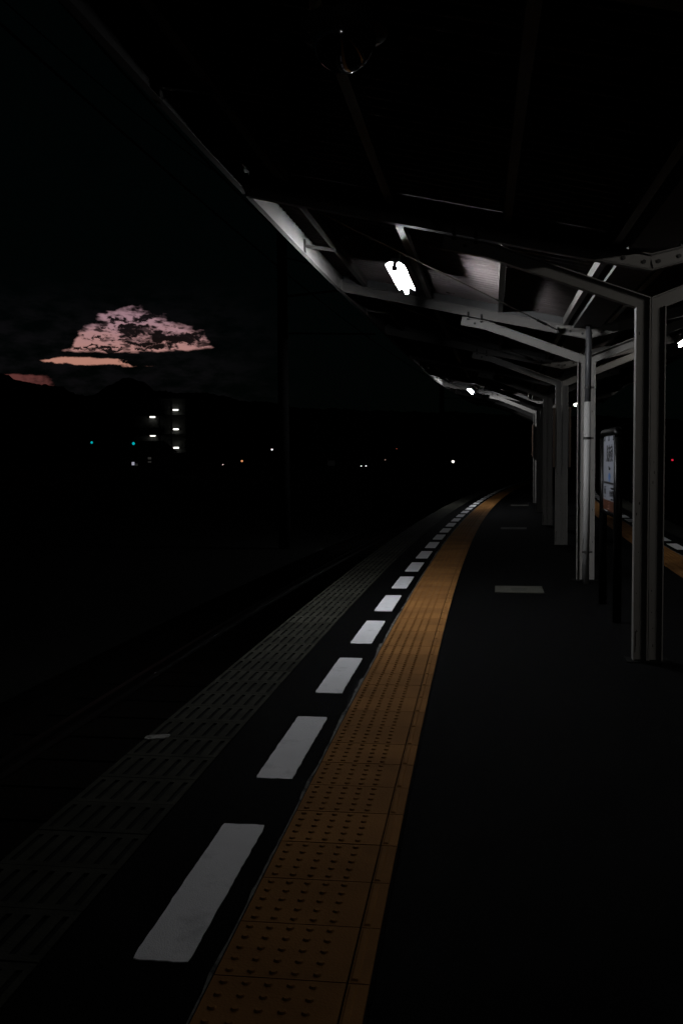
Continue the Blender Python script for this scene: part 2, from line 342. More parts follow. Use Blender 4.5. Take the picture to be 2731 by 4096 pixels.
# ------------------------------------------------------------------ tactile paving and edge tiles
def tint_faces(me, vals):
    a = me.attributes.new('tint', 'FLOAT', 'FACE'); a.data.foreach_set('value', vals)
TL = .3
def tactile(ul, side, label, vmax_dots):
    """ul = left edge of the strip; side=1: the raised bar lies on the right side of the tile, -1: on the left"""
    root = thing('tactile_strip', label, 'tactile paving')
    bm = bmesh.new(); vals = []
    n0 = int((V0 + .1) / TL); off = .025; rnd = random.Random(11 if side > 0 else 12)
    bmd = bmesh.new(); bmb = bmesh.new()
    for i in range(n0, int(V1 / TL)):
        v = i * TL + off; t = rnd.uniform(.86, 1.1); g = .0025; z = .001 + rnd.uniform(0, .0012)
        def q(u0, u1, va, vb, zz):
            P = [W(ul + (u if side > 0 else .4 - u), vv, zz) for u, vv in ((u0, va), (u1, va), (u1, vb), (u0, vb))]
            if side < 0: P.reverse()
            top_ = [bm.verts.new(p) for p in P]; lowv = [bm.verts.new(p - Vector((0, 0, zz + .009))) for p in P]
            bm.faces.new(top_); vals.append(t)
            for k in range(4): bm.faces.new((lowv[k], lowv[(k + 1) % 4], top_[(k + 1) % 4], top_[k])); vals.append(t)
        q(.0, .342, v + g, v + TL - g, z); q(.3475, .4, v + g, v + TL - g, z - .0006)
        # bar
        if v < 40:
            c = .362
            P = [(c - .011, 0), (c - .007, .005), (c + .007, .005), (c + .011, 0)]; rows = []
            for vv, s in ((v + .012, 0), (v + .017, 1), (v + TL - .017, 1), (v + TL - .012, 0)):
                rows.append([bmb.verts.new(W(ul + (u if side > 0 else .4 - u), vv, z - .001 + zz * s)) for u, zz in P])
            for a, b in zip(rows, rows[1:]):
                for k in range(3): bmb.faces.new((a[k], a[k + 1], b[k + 1], b[k]) if side > 0 else (a[k], b[k], b[k + 1], a[k + 1]))
        if v < vmax_dots and v > (-1 if side > 0 else 8):
            ns = 12 if v < 9 else (8 if v < 16 else 6)
            for a in range(5):
                for b in range(5):
                    du = .034 + a * .0575; p = W(ul + (du if side > 0 else .4 - du), v + .03 + b * .06, 0)
                    r0 = [bmd.verts.new(p + Vector((math.cos(x) *   .0125, math.sin(x) * .0125, z - .0005))) for x in [6.2832 * k / ns for k in range(ns)]]
                    r1 = [bmd.verts.new(p + Vector((math.cos(x) * .0082, math.sin(x) * .0082, z + .0052))) for x in [6.2832 * k / ns for k in range(ns)]]
                    for k in range(ns): bmd.faces.new((r0[k], r0[(k + 1) % ns], r1[(k + 1) % ns], r1[k]))
                    bmd.faces.new(r1)
    o = obj('tile_paving', bm, yellow, root); tint_faces(o.data, vals)
    for nm, b in (('raised_dots', bmd), ('guide_bar', bmb)):
        o = obj(nm, b, yellow, root); tint_faces(o.data, [1.0] * len(o.data.polygons)); o['kind'] = 'stuff'
    # ragged mortar line along the outer edge
    bm = bmesh.new(); rnd = random.Random(5); ue = ul - .004 if side > 0 else ul + .404; s = -1 if side > 0 else 1
    vs = frange(V0, 40, .045); prev = None; w = .016
    for v in vs:
        w = min(.024, max(.004, w + rnd.uniform(-.004, .004)))
        if rnd.random() < .03: w = .005
        cur = (bm.verts.new(W(ue, v, .0005)), bm.verts.new(W(ue + s * w, v, .003)), bm.verts.new(W(ue + s * (w + .001), v, -.004)))
        if prev:
            for k in range(2): bm.faces.new((prev[k], cur[k], cur[k + 1], prev[k + 1]) if side > 0 else (prev[k], prev[k + 1], cur[k + 1], cur[k]))
        prev = cur
    obj('mortar_edge', bm, mortar, root)
    return root
tactile(-.650, 1, 'orange-yellow studded tactile strip running up the left platform beside the white dashes', 30)
tactile(2.165, -1, 'tactile strip glimpsed behind the columns along the right-hand platform edge', 30)

def edge_tiles(ul, label, near):
    root = thing('edge_tiles', label, 'edge tiles'); bm = bmesh.new(); vals = []; rnd = random.Random(21)
    Wd = .42; off = .03; bmg = bmesh.new()
    for i in range(int(V0 / TL) + 1, int(V1 / TL)):
        v = i * TL + off; t = rnd.uniform(.8, 1.15); g = .003; zt = .001 + rnd.uniform(-.001, .001)
        ns = 7 if near <= v < 34 else 0
        va, vb = v + g, v + TL - g; s0, s1 = v + .035, v + TL - .04
        us = [0.003]
        for k in range(ns): c = .036 + k * .058; us += [c - .0095, c + .0095]
        us.append(Wd - .003)
        def quad(P):
            bm.faces.new([bm.verts.new(p) for p in P]); vals.append(t)
        if not ns:
            quad([W(ul + a, b, zt) for a, b in ((us[0], va), (us[-1], va), (us[-1], vb), (us[0], vb))])
        else:
            for (b0, b1) in ((va, s0), (s1, vb)):
                quad([W(ul + a, b, zt) for a, b in ((us[0], b0), (us[-1], b0), (us[-1], b1), (us[0], b1))])
            for k in range(0, len(us), 2):
                quad([W(ul + a, b, zt) for a, b in ((us[k], s0), (us[k + 1], s0), (us[k + 1], s1), (us[k], s1))])
            for k in range(1, len(us) - 1, 2):      # slot walls and floor
                c4 = [(us[k], s0), (us[k + 1], s0), (us[k + 1], s1), (us[k], s1)]
                f4 = [bmg.verts.new(W(ul + a, b, -.006)) for a, b in c4]; bmg.faces.new(f4)
                for j in range(4):
                    a, b = c4[j], c4[(j + 1) % 4]
                    bmg.faces.new([bmg.verts.new(x) for x in (W(ul + a[0], a[1], zt), W(ul + b[0], b[1], zt), W(ul + b[0], b[1], -.006), W(ul + a[0], a[1], -.006))])
    o = obj('tile_paving', bm, greytile, root); tint_faces(o.data, vals)
    obj('slots', bmg, groove, root)['kind'] = 'stuff'
    return root
edge_tiles(-1.543, 'grey slotted non-slip tiles along the left platform edge above the dark track', -1)
edge_tiles(3.038, 'non-slip tiles along the right-hand platform edge beyond the columns', 40)

# ------------------------------------------------------------------ painted dashes
ORD = ['first', 'second', 'third', 'fourth', 'fifth', 'sixth', 'seventh', 'eighth', 'ninth', 'tenth', 'eleventh', 'twelfth', 'thirteenth', 'fourteenth', 'fifteenth', 'sixteenth', 'seventeenth', 'eighteenth', 'nineteenth', 'twentieth',
       'twenty-first', 'twenty-second', 'twenty-third', 'twenty-fourth', 'twenty-fifth', 'twenty-sixth', 'twenty-seventh', 'twenty-eighth', 'twenty-ninth', 'thirtieth', 'thirty-first', 'thirty-second', 'thirty-third', 'thirty-fourth', 'thirty-fifth', 'thirty-sixth', 'thirty-seventh']
def dash(u0, u1, v, L, label, group, seed):
    rnd = random.Random(seed); pts = []; st = .03 if v < 14 else .2
    j = (lambda a: rnd.uniform(-a, a)) if v < 14 else (lambda a: 0)
    n = int(L / st); m_ = max(2, int((u1 - u0) / (st * .6)))
    for i in range(m_): pts.append((u0 + (u1 - u0) * i / m_ + (j(.004) if i else .004), v + j(.003) + (.004 if not i else 0)))
    for i in range(n): pts.append((u1 + j(.0018), v + L * i / n + (.004 if not i else 0)))
    for i in range(m_): pts.append((u1 - (u1 - u0) * i / m_ - (.004 if not i else 0), v + L + j(.003)))
    for i in range(n): pts.append((u0 + j(.0018), v + L - L * i / n))
    bm = bmesh.new(); tp = [bm.verts.new(W(a, b, .0035)) for a, b in pts]; lo = [bm.verts.new(W(a, b, -.002)) for a, b in pts]
    bm.faces.new(tp)
    for i in range(len(tp)): k = (i + 1) % len(tp); bm.faces.new((lo[i], lo[k], tp[k], tp[i]))
    return tag(obj('painted_dash', bm, white), label, 'painted dash', group)
near_l = ['largest white painted dash at the bottom of the picture beside the tactile strip', 'second white dash up the left platform from the bottom of the picture']
for i in range(-1, 35):
    v = 2.475 + i * 1.502
    if i < 0: continue
    lb = near_l[i] if i < 2 else 'white painted dash, %s up from the foreground on the left platform' % ORD[i]
    dash(-.888, -.735, v, .985, lb, 'white dashes along the left platform edge', i)
for i in range(8, 26):
    v = 2.52 + i * 1.502
    if i == 8: lb = 'brightest white dash right of the nearest column at the picture edge'
    else: lb = 'white dash on the right-hand platform edge, %s beyond the one beside the nearest column' % ORD[i - 9]
    dash(2.655, 2.81, v, .985, lb, 'white dashes along the right platform edge', 100 + i)
# chalky stop mark on the edge tiles
bm = bmesh.new(); rnd = random.Random(3); n = 26; tp = []
for i in range(n):
    a = 2 * math.pi * i / n; cx, cy = math.cos(a), math.sin(a)
    x = .055 * (abs(cx) ** .5) * (1 if cx > 0 else -1); y = .034 * (abs(cy) ** .5) * (1 if cy > 0 else -1) + .3 * x
    tp.append(bm.verts.new(W(-1.487 + x + rnd.uniform(-.003, .003), 4.515 + y + rnd.uniform(-.004, .004), .006)))
bm.faces.new(tp)
lo = [bm.verts.new(v.co - Vector((0, 0, .005))) for v in tp]
for i in range(n): k = (i + 1) % n; bm.faces.new((lo[i], lo[k], tp[k], tp[i]))
worn = mat('worn_paint', (.22, .22, .20), .8, .3, 14, dirt=(.05, .05, .045), dscale=22, dlo=.5, dhi=.62)
tag(obj('paint_patch', bm, worn), 'small worn white paint patch on the outer rim of the grey edge tiles', 'paint patch')

# pale floor plates with worn marks
def floor_plate(u, v, label):
    root = thing('floor_plate', label, 'floor plate', frame(u, v), 'pale plates set in the platform asphalt')
    bm = bmesh.new(); box(bm, (0, 0, .0015), (.47, .50, .005)); obj('plate', bm, plate, root)
    bm = bmesh.new()
    for s in (-.182, .182): box(bm, (s, -.02, .0045), (.01, .34, .0015))
    for y, w in ((.09, .17), (.03, .15), (-.03, .165), (-.09, .13)): box(bm, (-.005, y, .0045), (w, .022, .0015))
    a = [bm.verts.new(p) for p in ((.105, .075, .0055), (.105, .025, .0055), (.135, .05, .0055))]; bm.faces.new(a)
    obj('worn_marking', bm, plate_ink, root)
    return root
floor_plate(.385, 10.03, 'pale square plate with worn marks lying in the asphalt nearest the camera')
floor_plate(.40, 18.6, 'dim pale floor plate between the nearest plate and the farthest')
floor_plate(.42, 27.4, 'thin-looking pale floor plate far up the platform in the second pool of light')

# ------------------------------------------------------------------ canopy: columns
FR = [-5.6, -1.3, 2.95, 6.6, 10.87, 15.12, 19.4, 23.9, 28.65, 33.0, 37.3, 41.6]
SL = .222
def raf(du): return 2.555 + SL * du            # underside of a rafter, du = distance from the valley
def make_column():
    root = thing('canopy_column', 'x', 'column')
    for s in (-1, 1):
        a = .09; h = a / 2
        # axis of the bent beam; x to the right, mirrored by s
        cx = .047; k = .379
        zc = 2.352 - .002
        P = [(s * cx, -.01), (s * cx, zc - .004), (s * 1.04, zc + (1.04 - cx) * k - .002), (s * 1.31, zc + (1.04 - cx) * k + .27 * SL - .002)]
        if s > 0: pass
        bm = bmesh.new(); ibeam(bm, P, a, .078)
        o = obj('bent_beam', bm, steel, root)
        bm = bmesh.new()
        zt = P[3][1] + h * 1.02
        for q in (1.10, 1.24): 
            zz = P[2][1] + (q - 1.04) * SL + h + .008
            for y in (-.03, .03):
                bolt(bm, (s * q, y, zz + .03), (0, 0, 1), .012, .05); bolt(bm, (s * q, y, zz - .022), (0, 0, 1), .016, .014)
        bolt(bm, (s * 1.17, -.006, P[2][1] + .13 * SL), (0, 1, 0), .014, .008)
        obj('arm_bolts', bm, boltm, o)
        # rust chips on the paint
        bm = bmesh.new(); rnd = random.Random(31 + s)
        for _ in range(14):
            z0 = rnd.uniform(.05, 2.2); x0 = s * cx + rnd.choice((-1, 1)) * h * rnd.uniform(.2, .82); w_ = rnd.uniform(.0025, .006); l_ = rnd.uniform(.003, .02)
            box(bm, (x0, -.0042, z0), (w_, .0016, l_))
        if s < 0:
            pts = [(-.026, .19), (-.03, .15), (-.024, .10), (-.034, .075), (-.028, .06)]
            for (x0, z0), (x1, z1) in zip(pts, pts[1:]): box(bm, (s * cx + (x0 + x1) / 2 - 0, -.0044, (z0 + z1) / 2), (.007, .0018, abs(z1 - z0) + .01))
        obj('rust_chips', bm, chip, o)['kind'] = 'stuff'
    bm = bmesh.new()
    for k in range(40): pass
    box(bm, (0, 0, .002), (.27, .17, .012), bev=.004)
    obj('base_mortar', bm, groove, root)
    return root
col_labels = {
    6.6: 'tallest cream steel Y-shaped column at the right edge, nearest the camera',
    10.87: 'cream steel Y-shaped column with the grey downpipe standing in front of it',
    15.12: 'Y-shaped column just left of the downpipe, its right leg lit above and below a dark band',
    19.4: 'nearly black Y-shaped column in shadow just left of the half-lit one',
    23.9: 'unlit column in the dark between the shadowed column and the bright distant one',
    28.65: 'bright narrow distant column with pale arm under the second lamp',
    33.0: 'dark column directly behind the bright distant one',
    37.3: 'very distant column hidden in the dark beyond the bright one',
    41.6: 'farthest column at the dark end of the platform',
    2.95: 'column beside the camera, outside the picture to the right'}
proto = None; columns = {}
for v in FR:
    if v < 5: continue
    if proto is None: proto = make_column(); c = proto
    else: c = copy_tree(proto)
    c.matrix_world = frame(uc(v), v, 0) @ Matrix.Diagonal((1, 1, (2.376 + dz(v)) / 2.376, 1))
    tag(c, col_labels[v], 'column', 'Y-shaped columns carrying the platform canopy'); columns[v] = c

# ------------------------------------------------------------------ canopy roof
canopy = thing('canopy_roof', 'dark butterfly canopy roof of corrugated sheet on steel rafters over the platform', 'canopy')
HW = 2.62                                               # half width, valley to eave
VC0, VC1 = -9.0, 44.0
bm = bmesh.new()
path = [(-HW + .01, raf(HW) + .052), (0, raf(0) + .054), (HW - .01, raf(HW) + .052)]
ibeam(bm, path, .104, .065, .008, .007)
raf0 = obj('rafter', bm, steel_in, canopy)
bm = bmesh.new()
for s in (-1, 1):
    sweep(bm, [(s * .005, raf(0) + .054), (s * .32, raf(.32) + .053)], -.037, .037, -.014, -.004)
sp0 = obj('splice_plate', bm, steel, raf0)
bm = bmesh.new()
for s in (-1, 1):
    for q in (.045, .17): bolt(bm, (s * q, -.016, raf(q) + .05), (0, 1, 0), .014, .012)
bo0 = obj('splice_bolts', bm, boltm, raf0)
bm = bmesh.new()
for s in (-1, 1): sweep(bm, [(s * .18, raf(.18) + .104), (s * (HW - .02), raf(HW - .02) + .104)], .0 if s < 0 else .0, (-.078 if s < 0 else .078), -.02, .02)
cl0 = obj('closure_strip', bm, gutm, raf0)  # added filler, stops lamplight leaking between rafter top and roof sheet
rafters = []
for i, v in enumerate(FR):
    r = raf0 if i == 0 else copy_tree(raf0, canopy)
    r.matrix_world = frame(uc(v), v, dz(v) + (0 if v != 6.6 else -.012)); rafters.append(r)
# purlins
PUR = (.22, .90, 1.65, 2.35)
for s in (-1, 1):
    for q in PUR:
        bm = bmesh.new()
        def pr(v, q=q, s=s):
            c = uc(v) + s * q; z0 = raf(q) + dz(v) + .107
            return [(c - .025, z0), (c + .025, z0), (c + .025, z0 + .075), (c - .025, z0 + .075)]
        strip_along(bm, frange(VC0, VC1, .7), pr)
        obj('purlin', bm, steel_in, canopy)
# corrugated sheets
def sheet(s):
    bm = bmesh.new(); pit = .13; vs = frange(VC0, VC1, pit / 8); cols = (.09, .9, 1.8, HW + .03); prev = None
    for i, v in enumerate(vs):
        ph = (i % 8) / 8; w = max(-.85, min(.85, 1.5 * math.sin(6.2832 * ph))) * .024
        row = [bm.verts.new(W(uc(v) + s * q, v, raf(q) + dz(v) + .204 + w)) for q in cols]
        if prev:
            for k in range(len(cols) - 1):
                f = (prev[k], prev[k + 1], row[k + 1], row[k])
                bm.faces.new(f if s > 0 else f[::-1])
        prev = row
    o = obj('roof_sheet', bm, roofmat, canopy, smooth=True)
    md = o.modifiers.new('thick', 'SOLIDIFY'); md.thickness = .003; md.offset = 1
sheet(-1); sheet(1)
# fascia with a lip and mid-bay brackets
mids = [(a + b) / 2 for a, b in zip(FR, FR[1:])]
for s in (-1, 1):
    bm = bmesh.new()
    def fp(v, s=s):
        c = uc(v) + s * HW; z0 = raf(HW) + dz(v) - .012; t = s * .004
        return [(c - s * .035, z0), (c + t, z0), (c + t, z0 + .225), (c, z0 + .225), (c, z0 + .004), (c - s * .035, z0 + .004)]
    strip_along(bm, frange(VC0, VC1, .6), fp)
    fa = obj('fascia', bm, fasc, canopy)
    for v in mids + FR:
        bm = bmesh.new(); z0 = raf(HW) + dz(v)
        mid = v in mids
        f4 = frame(uc(v), v, 0)
        b2_ = bmesh.new()
        box(b2_, (s * (HW - .012), 0, z0 + .06), (.018, .045, .15))
        if mid:
            sweep(b2_, [(s * (HW - .02), z0 + .075), (s * (HW - .28), z0 + .03)], -.012, .012, -.02, .02)
        b2_.transform(f4); obj('fascia_bracket', b2_, steel, fa); bm.free()
# valley gutter
bm = bmesh.new()
def gp(v):
    c = uc(v); z0 = raf(0) + dz(v) + .125
    return [(c - .14, z0), (c + .14, z0), (c + .17, z0 + .13), (c + .16, z0 + .13), (c + .13, z0 + .01), (c - .13, z0 + .01), (c - .16, z0 + .13), (c - .17, z0 + .13)]
strip_along(bm, frange(VC0, VC1, .7), gp)
obj('valley_gutter', bm, gutm, canopy)
# diagonal brace rods with turnbuckles
for a, b in zip(FR[3:5], FR[4:6]):
    for s in (-1,):
        A0 = W(uc(a) + s * 2.35, a + .06, raf(2.35) + dz(a) + .05); B0 = W(uc(b) + s * .30, b - .06, raf(.30) + dz(b) + .03)
        bm = bmesh.new(); tube(bm, [A0, B0], .0065, 8); rod = obj('brace_rod', bm, rodm, canopy, smooth=True)
        d = (B0 - A0).normalized(); p = B0 - d * .55
        bm = bmesh.new(); tube(bm, [p, p + d * .02, p + d * .05, p + d * .2, p + d * .23, p + d * .25], [.008, .016, .013, .013, .016, .008], 8)
        box(bm, B0, (.02, .10, .06), Matrix.Rotation(-TH(b), 3, 'Z')); obj('turnbuckle', bm, boltm, rod)

# ------------------------------------------------------------------ fluorescent lamps under the canopy
def make_lamp():
    root = thing('fluorescent_lamp', 'x', 'lamp'); L = 1.26; e = .017; W2 = .078
    bm = bmesh.new()      # shallow winged reflector: thin folded sheet, closed
    prof = [(-W2, e), (-.035, .042), (.035, .042), (W2, e), (W2, e + .003), (.036, .047), (.032, .075), (-.032, .075), (-.036, .047), (-W2, e + .003)]
    rows = [[bm.verts.new((x, y, z)) for x, z in prof] for y in (-L / 2, L / 2)]
    n = len(prof)
    for k in range(n): bm.faces.new((rows[0][k], rows[0][(k + 1) % n], rows[1][(k + 1) % n], rows[1][k]))
    bm.faces.new(rows[0][::-1]); bm.faces.new(rows[1])
    obj('reflector', bm, lampw, root)
    bm = bmesh.new(); tube(bm, [(0, -.585, 0), (0, -.57, 0), (0, .585, 0), (0, .60, 0)], [.012, .0165, .0165, .012], 12); obj('tube', bm, tubem, root, smooth=True)
    for y in (-.605, .62):
        bm = bmesh.new(); tube(bm, [(0, y - .012, -.002), (0, y + .012, -.002)], .026 if y < 0 else .014, 12); box(bm, (0, y, .022), (.03, .022, .04))
        obj('socket', bm, sockm, root)
    for y in (-.35, .35):
        bm = bmesh.new(); tube(bm, [(0, y, .07), (0, y, .17)], .008, 8); obj('hanger', bm, boltm, root)
    return root
LAMPS = [(-1, 8.64, 'brightest fluorescent lamp, hanging under the left side of the canopy'), (-1, 27.0, 'small distant fluorescent lamp in front of the bright far column'),
         (1, 14.25, 'glaring lamp cut by the right picture edge behind the nearest column'),
         (1, 35.0, 'distant lamp seen between two columns left of the downpipe'), (1, 4.7, 'lamp over the right-hand platform edge just outside the picture')]
lp = None
for s, v, lb in LAMPS:
    if v < VC0: continue
    l = make_lamp() if lp is None else copy_tree(lp); lp = lp or l
    du = 1.755
    du = {35.0: 1.32, 41.5: 1.05, 14.25: 1.61}.get(v, du)
    l.matrix_world = frame(uc(v) + s * du, v, raf(du) + dz(v) - .078) @ Matrix.Rotation(s * -.10, 4, 'Y')
    if v in tube_dim:
        for ch in l.children:
            if ch.name.startswith('tube'):
                ch.material_slots[0].link = 'OBJECT'; ch.material_slots[0].material = tube_dim[v]
    tag(l, lb, 'lamp', 'fluorescent lamps under the canopy')

gl = thing('globe_lamp', 'round lamp behind the viewer, seen only as a glint in the black dome', 'lamp', frame(-.65, -2.6, 2.70))  # added out-of-view lamp, there only to put a highlight on the dome
bm = bmesh.new(); bmesh.ops.create_uvsphere(bm, u_segments=24, v_segments=14, radius=.05); obj('globe', bm, emit('globe_glow', (1.0, .97, .93), 70.0), gl, smooth=True)
bm = bmesh.new(); tube(bm, [(0, 0, .045), (0, 0, .07), (0, 0, .30)], [.03, .012, .012], 10); obj('stem', bm, blackm, gl)
# smoked camera dome above the viewer
dome = thing('camera_dome', 'round black glossy dome hanging under the canopy at the top of the picture', 'dome', Matrix.Translation((-.345, 3.05, 2.585)) @ Matrix.Scale(.87, 4))
bm = bmesh.new(); bmesh.ops.create_uvsphere(bm, u_segments=40, v_segments=24, radius=.112)
bmesh.ops.delete(bm, geom=[f for f in bm.faces if f.calc_center_median().z > .012], context='FACES')
obj('cover', bm, dome_m, dome, smooth=True)
bm = bmesh.new(); tube(bm, [(0, 0, .0), (0, 0, .012), (0, 0, .05), (0, 0, .075)], [.112, .15, .15, .10], 32); tube(bm, [(0, 0, .07), (0, 0, .36)], .02, 12); obj('housing', bm, blackm, dome)
for k in range(4): bm = bmesh.new(); a = .5 + k * 1.57; bolt(bm, (.128 * math.cos(a), .128 * math.sin(a), .006), (0, 0, -1), .006, .006); obj('screw', bm, rodm, dome)

# ------------------------------------------------------------------ downpipe at the second column
dp = thing('downpipe', 'grey rain downpipe with pale lower sleeve clamped to the second column', 'downpipe', frame(1.10, 10.70, 0))
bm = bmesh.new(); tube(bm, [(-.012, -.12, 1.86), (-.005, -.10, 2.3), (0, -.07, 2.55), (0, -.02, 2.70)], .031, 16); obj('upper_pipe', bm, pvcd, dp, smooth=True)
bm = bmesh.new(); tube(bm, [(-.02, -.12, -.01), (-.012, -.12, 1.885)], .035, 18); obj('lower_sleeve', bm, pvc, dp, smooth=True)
for z in (.33, 1.51, 2.03):
    x = -.02 + .008 * z / 1.885
    bm = bmesh.new(); tube(bm, [(x, -.12, z - .012), (x, -.12, z + .012)], .0385 if z < 1.9 else .035, 18); box(bm, (x + .02, -.05, z), (.012, .14, .02)); box(bm, (x + .05, -.12, z), (.03, .012, .022)); obj('clamp', bm, boltm, dp)

# vertical name boards on the column sides
def plate_board(v, s, label):
    root = thing('name_board', label, 'board', frame(uc(v) + s * .115, v, 0), 'vertical name boards on the columns')
    z0, z1 = 1.11 + dz(v), 1.99 + dz(v)
    bm = bmesh.new(); box(bm, (0, 0, (z0 + z1) / 2), (.03, .26, z1 - z0), bev=.003); obj('board', bm, brown, root)
    mt = Matrix(((0, 0, s, s * .0165), (s, 0, 0, 0), (0, 1, 0, 0), (0, 0, 0, 1)))
    for k, ch in enumerate('みなら'): text(ch, .19, 'lettering', Matrix.Translation((0, 0, z1 - .17 - k * .26)) @ mt, root, panelw)
plate_board(15.12, -1, 'dark vertical board on the left face of the column left of the downpipe')
plate_board(15.12, 1, 'dark vertical board on the right face of the column left of the downpipe')
plate_board(28.65, -1, 'dark vertical board on the left face of the bright distant column')
plate_board(28.65, 1, 'dark vertical board on the right face of the bright distant column')

# ------------------------------------------------------------------ station name sign
sg = thing('station_sign', 'station name sign on black posts between the two nearest columns, white panel with black characters', 'station sign', frame(1.10, 8.62, 0))
zt, zb = 1.525, .845; yn, yf = -.51, .51
bm = bmesh.new(); rr = .034
for y in (yn, yf): tube(bm, [(0, y, -.01), (0, y, zt - .05)], rr, 16)
tube(bm, [(0, yn, zt - .055), (0, yn, zt - .03), (0, yn + .015, zt - .012), (0, yn + .04, zt), (0, yf - .04, zt), (0, yf - .015, zt - .012), (0, yf, zt - .03), (0, yf, zt - .055)], rr, 16)
tube(bm, [(0, yn, zb), (0, yf, zb)], .022, 12)
obj('post_frame', bm, blackg, sg, smooth=True)
bm = bmesh.new(); box(bm, (0, 0, (zt + zb) / 2 - .002), (.012, yf - yn - .05, zt - zb - .09)); obj('backing', bm, blackm, sg)
bm = bmesh.new(); box(bm, (-.0085, -.03, 1.18), (.005, .83, .63)); pan = obj('panel', bm, panelw, sg)
px = -.0118
def TM(y, z): return Matrix(((0, 0, -1, px), (-1, 0, 0, y), (0, 1, 0, z), (0, 0, 0, 1)))
text('見奈良', .15, 'lettering', TM(-.03, 1.335), pan, ink, .03)
text('Minara', .045, 'lettering', TM(-.03, 1.222), pan, ink)
bm = bmesh.new(); bmesh.ops.create_cone(bm, cap_ends=True, segments=28, radius1=1, radius2=1, depth=1, matrix=Matrix.Translation((px + .0005, -.03, 1.146)) @ Matrix.Rotation(math.pi / 2, 4, 'Y') @ Matrix.Diagonal((.038, .064, .002, 1))); obj('number_badge', bm, blue, pan)
bm = bmesh.new(); box(bm, (px, -.035, 1.098), (.002, .77, .017)); obj('route_line', bm, ink, pan)
text('たのくぼ', .018, 'lettering', TM(.275, 1.058), pan, ink)
text('田窪', .055, 'lettering', TM(.275, 1.018), pan, ink)
text('Takubo', .018, 'lettering', TM(.275, .975), pan, ink)
text('あいだいいがくぶみなみぐち', .018, 'lettering', TM(-.24, 1.055), pan, ink)
text('愛大医学部南口', .055, 'lettering', TM(-.24, 1.008), pan, ink)
text('Aidai-igakubu-minamiguchi', .018, 'lettering', TM(-.24, .965), pan, ink)
bm = bmesh.new(); box(bm, (px, -.03, .908), (.002, .83, .085)); ob = obj('colour_band', bm, orange, pan)
bm = bmesh.new()
for y, z, a, b in ((-.03, .935, .075, .006), (-.03, .88, .075, .006), (.005, .908, .006, .05), (-.065, .908, .006, .05), (-.03, .908, .04, .006), (-.045, .895, .006, .02), (-.015, .895, .006, .02)): box(bm, (px - .0016, y, z), (.0014, a, b))
obj('emblem', bm, pale, ob)
for y in (.30, .0, -.3):
    bm = bmesh.new(); box(bm, (-.013, y, 1.475), (.006, .014, .045)); box(bm, (-.015, y + .006, 1.458), (.004, .03, .012)); obj('clip', bm, ink, sg)

# ------------------------------------------------------------------ things beyond the track
def ray(px_, py_, dist):
    """a point at horizontal distance dist (m) in the direction seen at full-size photo pixel"""
    d = f_ * 3982 + r_ * (px_ - 1365.5) - u_ * (py_ - 2048); return EYE + d * (dist / math.hypot(d.x, d.y))
GZ = -1.22
# overhead line masts and wires
def mast(v, label):
    root = thing('overhead_line_mast', label, 'mast', frame(-6.05, v, GZ), 'masts carrying the overhead wires')
    bm = bmesh.new(); tube(bm, [(0, 0, 0), (0, 0, 9.6)], [.165, .135], 20); obj('pole', bm, mastm, root, smooth=True)
    bm = bmesh.new(); tube(bm, [(0, 0, 7.0), (3.4, 0, 7.25)], .035, 8); tube(bm, [(0, 0, 8.1), (3.0, 0, 7.25)], .02, 8); tube(bm, [(0, 0, 6.0), (2.6, 0, 5.9)], .025, 8); obj('bracket_arm', bm, mastm, root)
    bm = bmesh.new(); tube(bm, [(2.95, 0, 6.75), (2.95, 0, 6.85), (2.95, 0, 6.95), (2.95, 0, 7.05), (2.95, 0, 7.2)], [.03, .07, .04, .07, .03], 10); obj('insulator', bm, pale, root)
mast(27.0, 'dark concrete overhead-line mast rising left of the canopy eave')
mast(58.0, 'farther overhead-line mast in the dark beyond the first one')
for nm, u, zz, lb in (('contact_wire', -3.1, 4.2, 'lowest overhead wire above the left track'), ('messenger_wire', -3.1, 5.6, 'sagging wire above the contact wire of the left track'), ('feeder_wire', -6.3, 8.3, 'highest wire running along the tops of the masts')):
    bm = bmesh.new(); pts = []
    for v in frange(-8, 100, 1.5):
        sag = 0 if nm == 'contact_wire' else -.9 * (1 - ((((v + 4) % 31) / 31 - .5) * 2) ** 2)
        pts.append(W(u, v, zz + sag))
    tube(bm, pts, .012, 5); tag(obj(nm, bm, wirem), lb, 'wire', 'overhead wires above the left track')

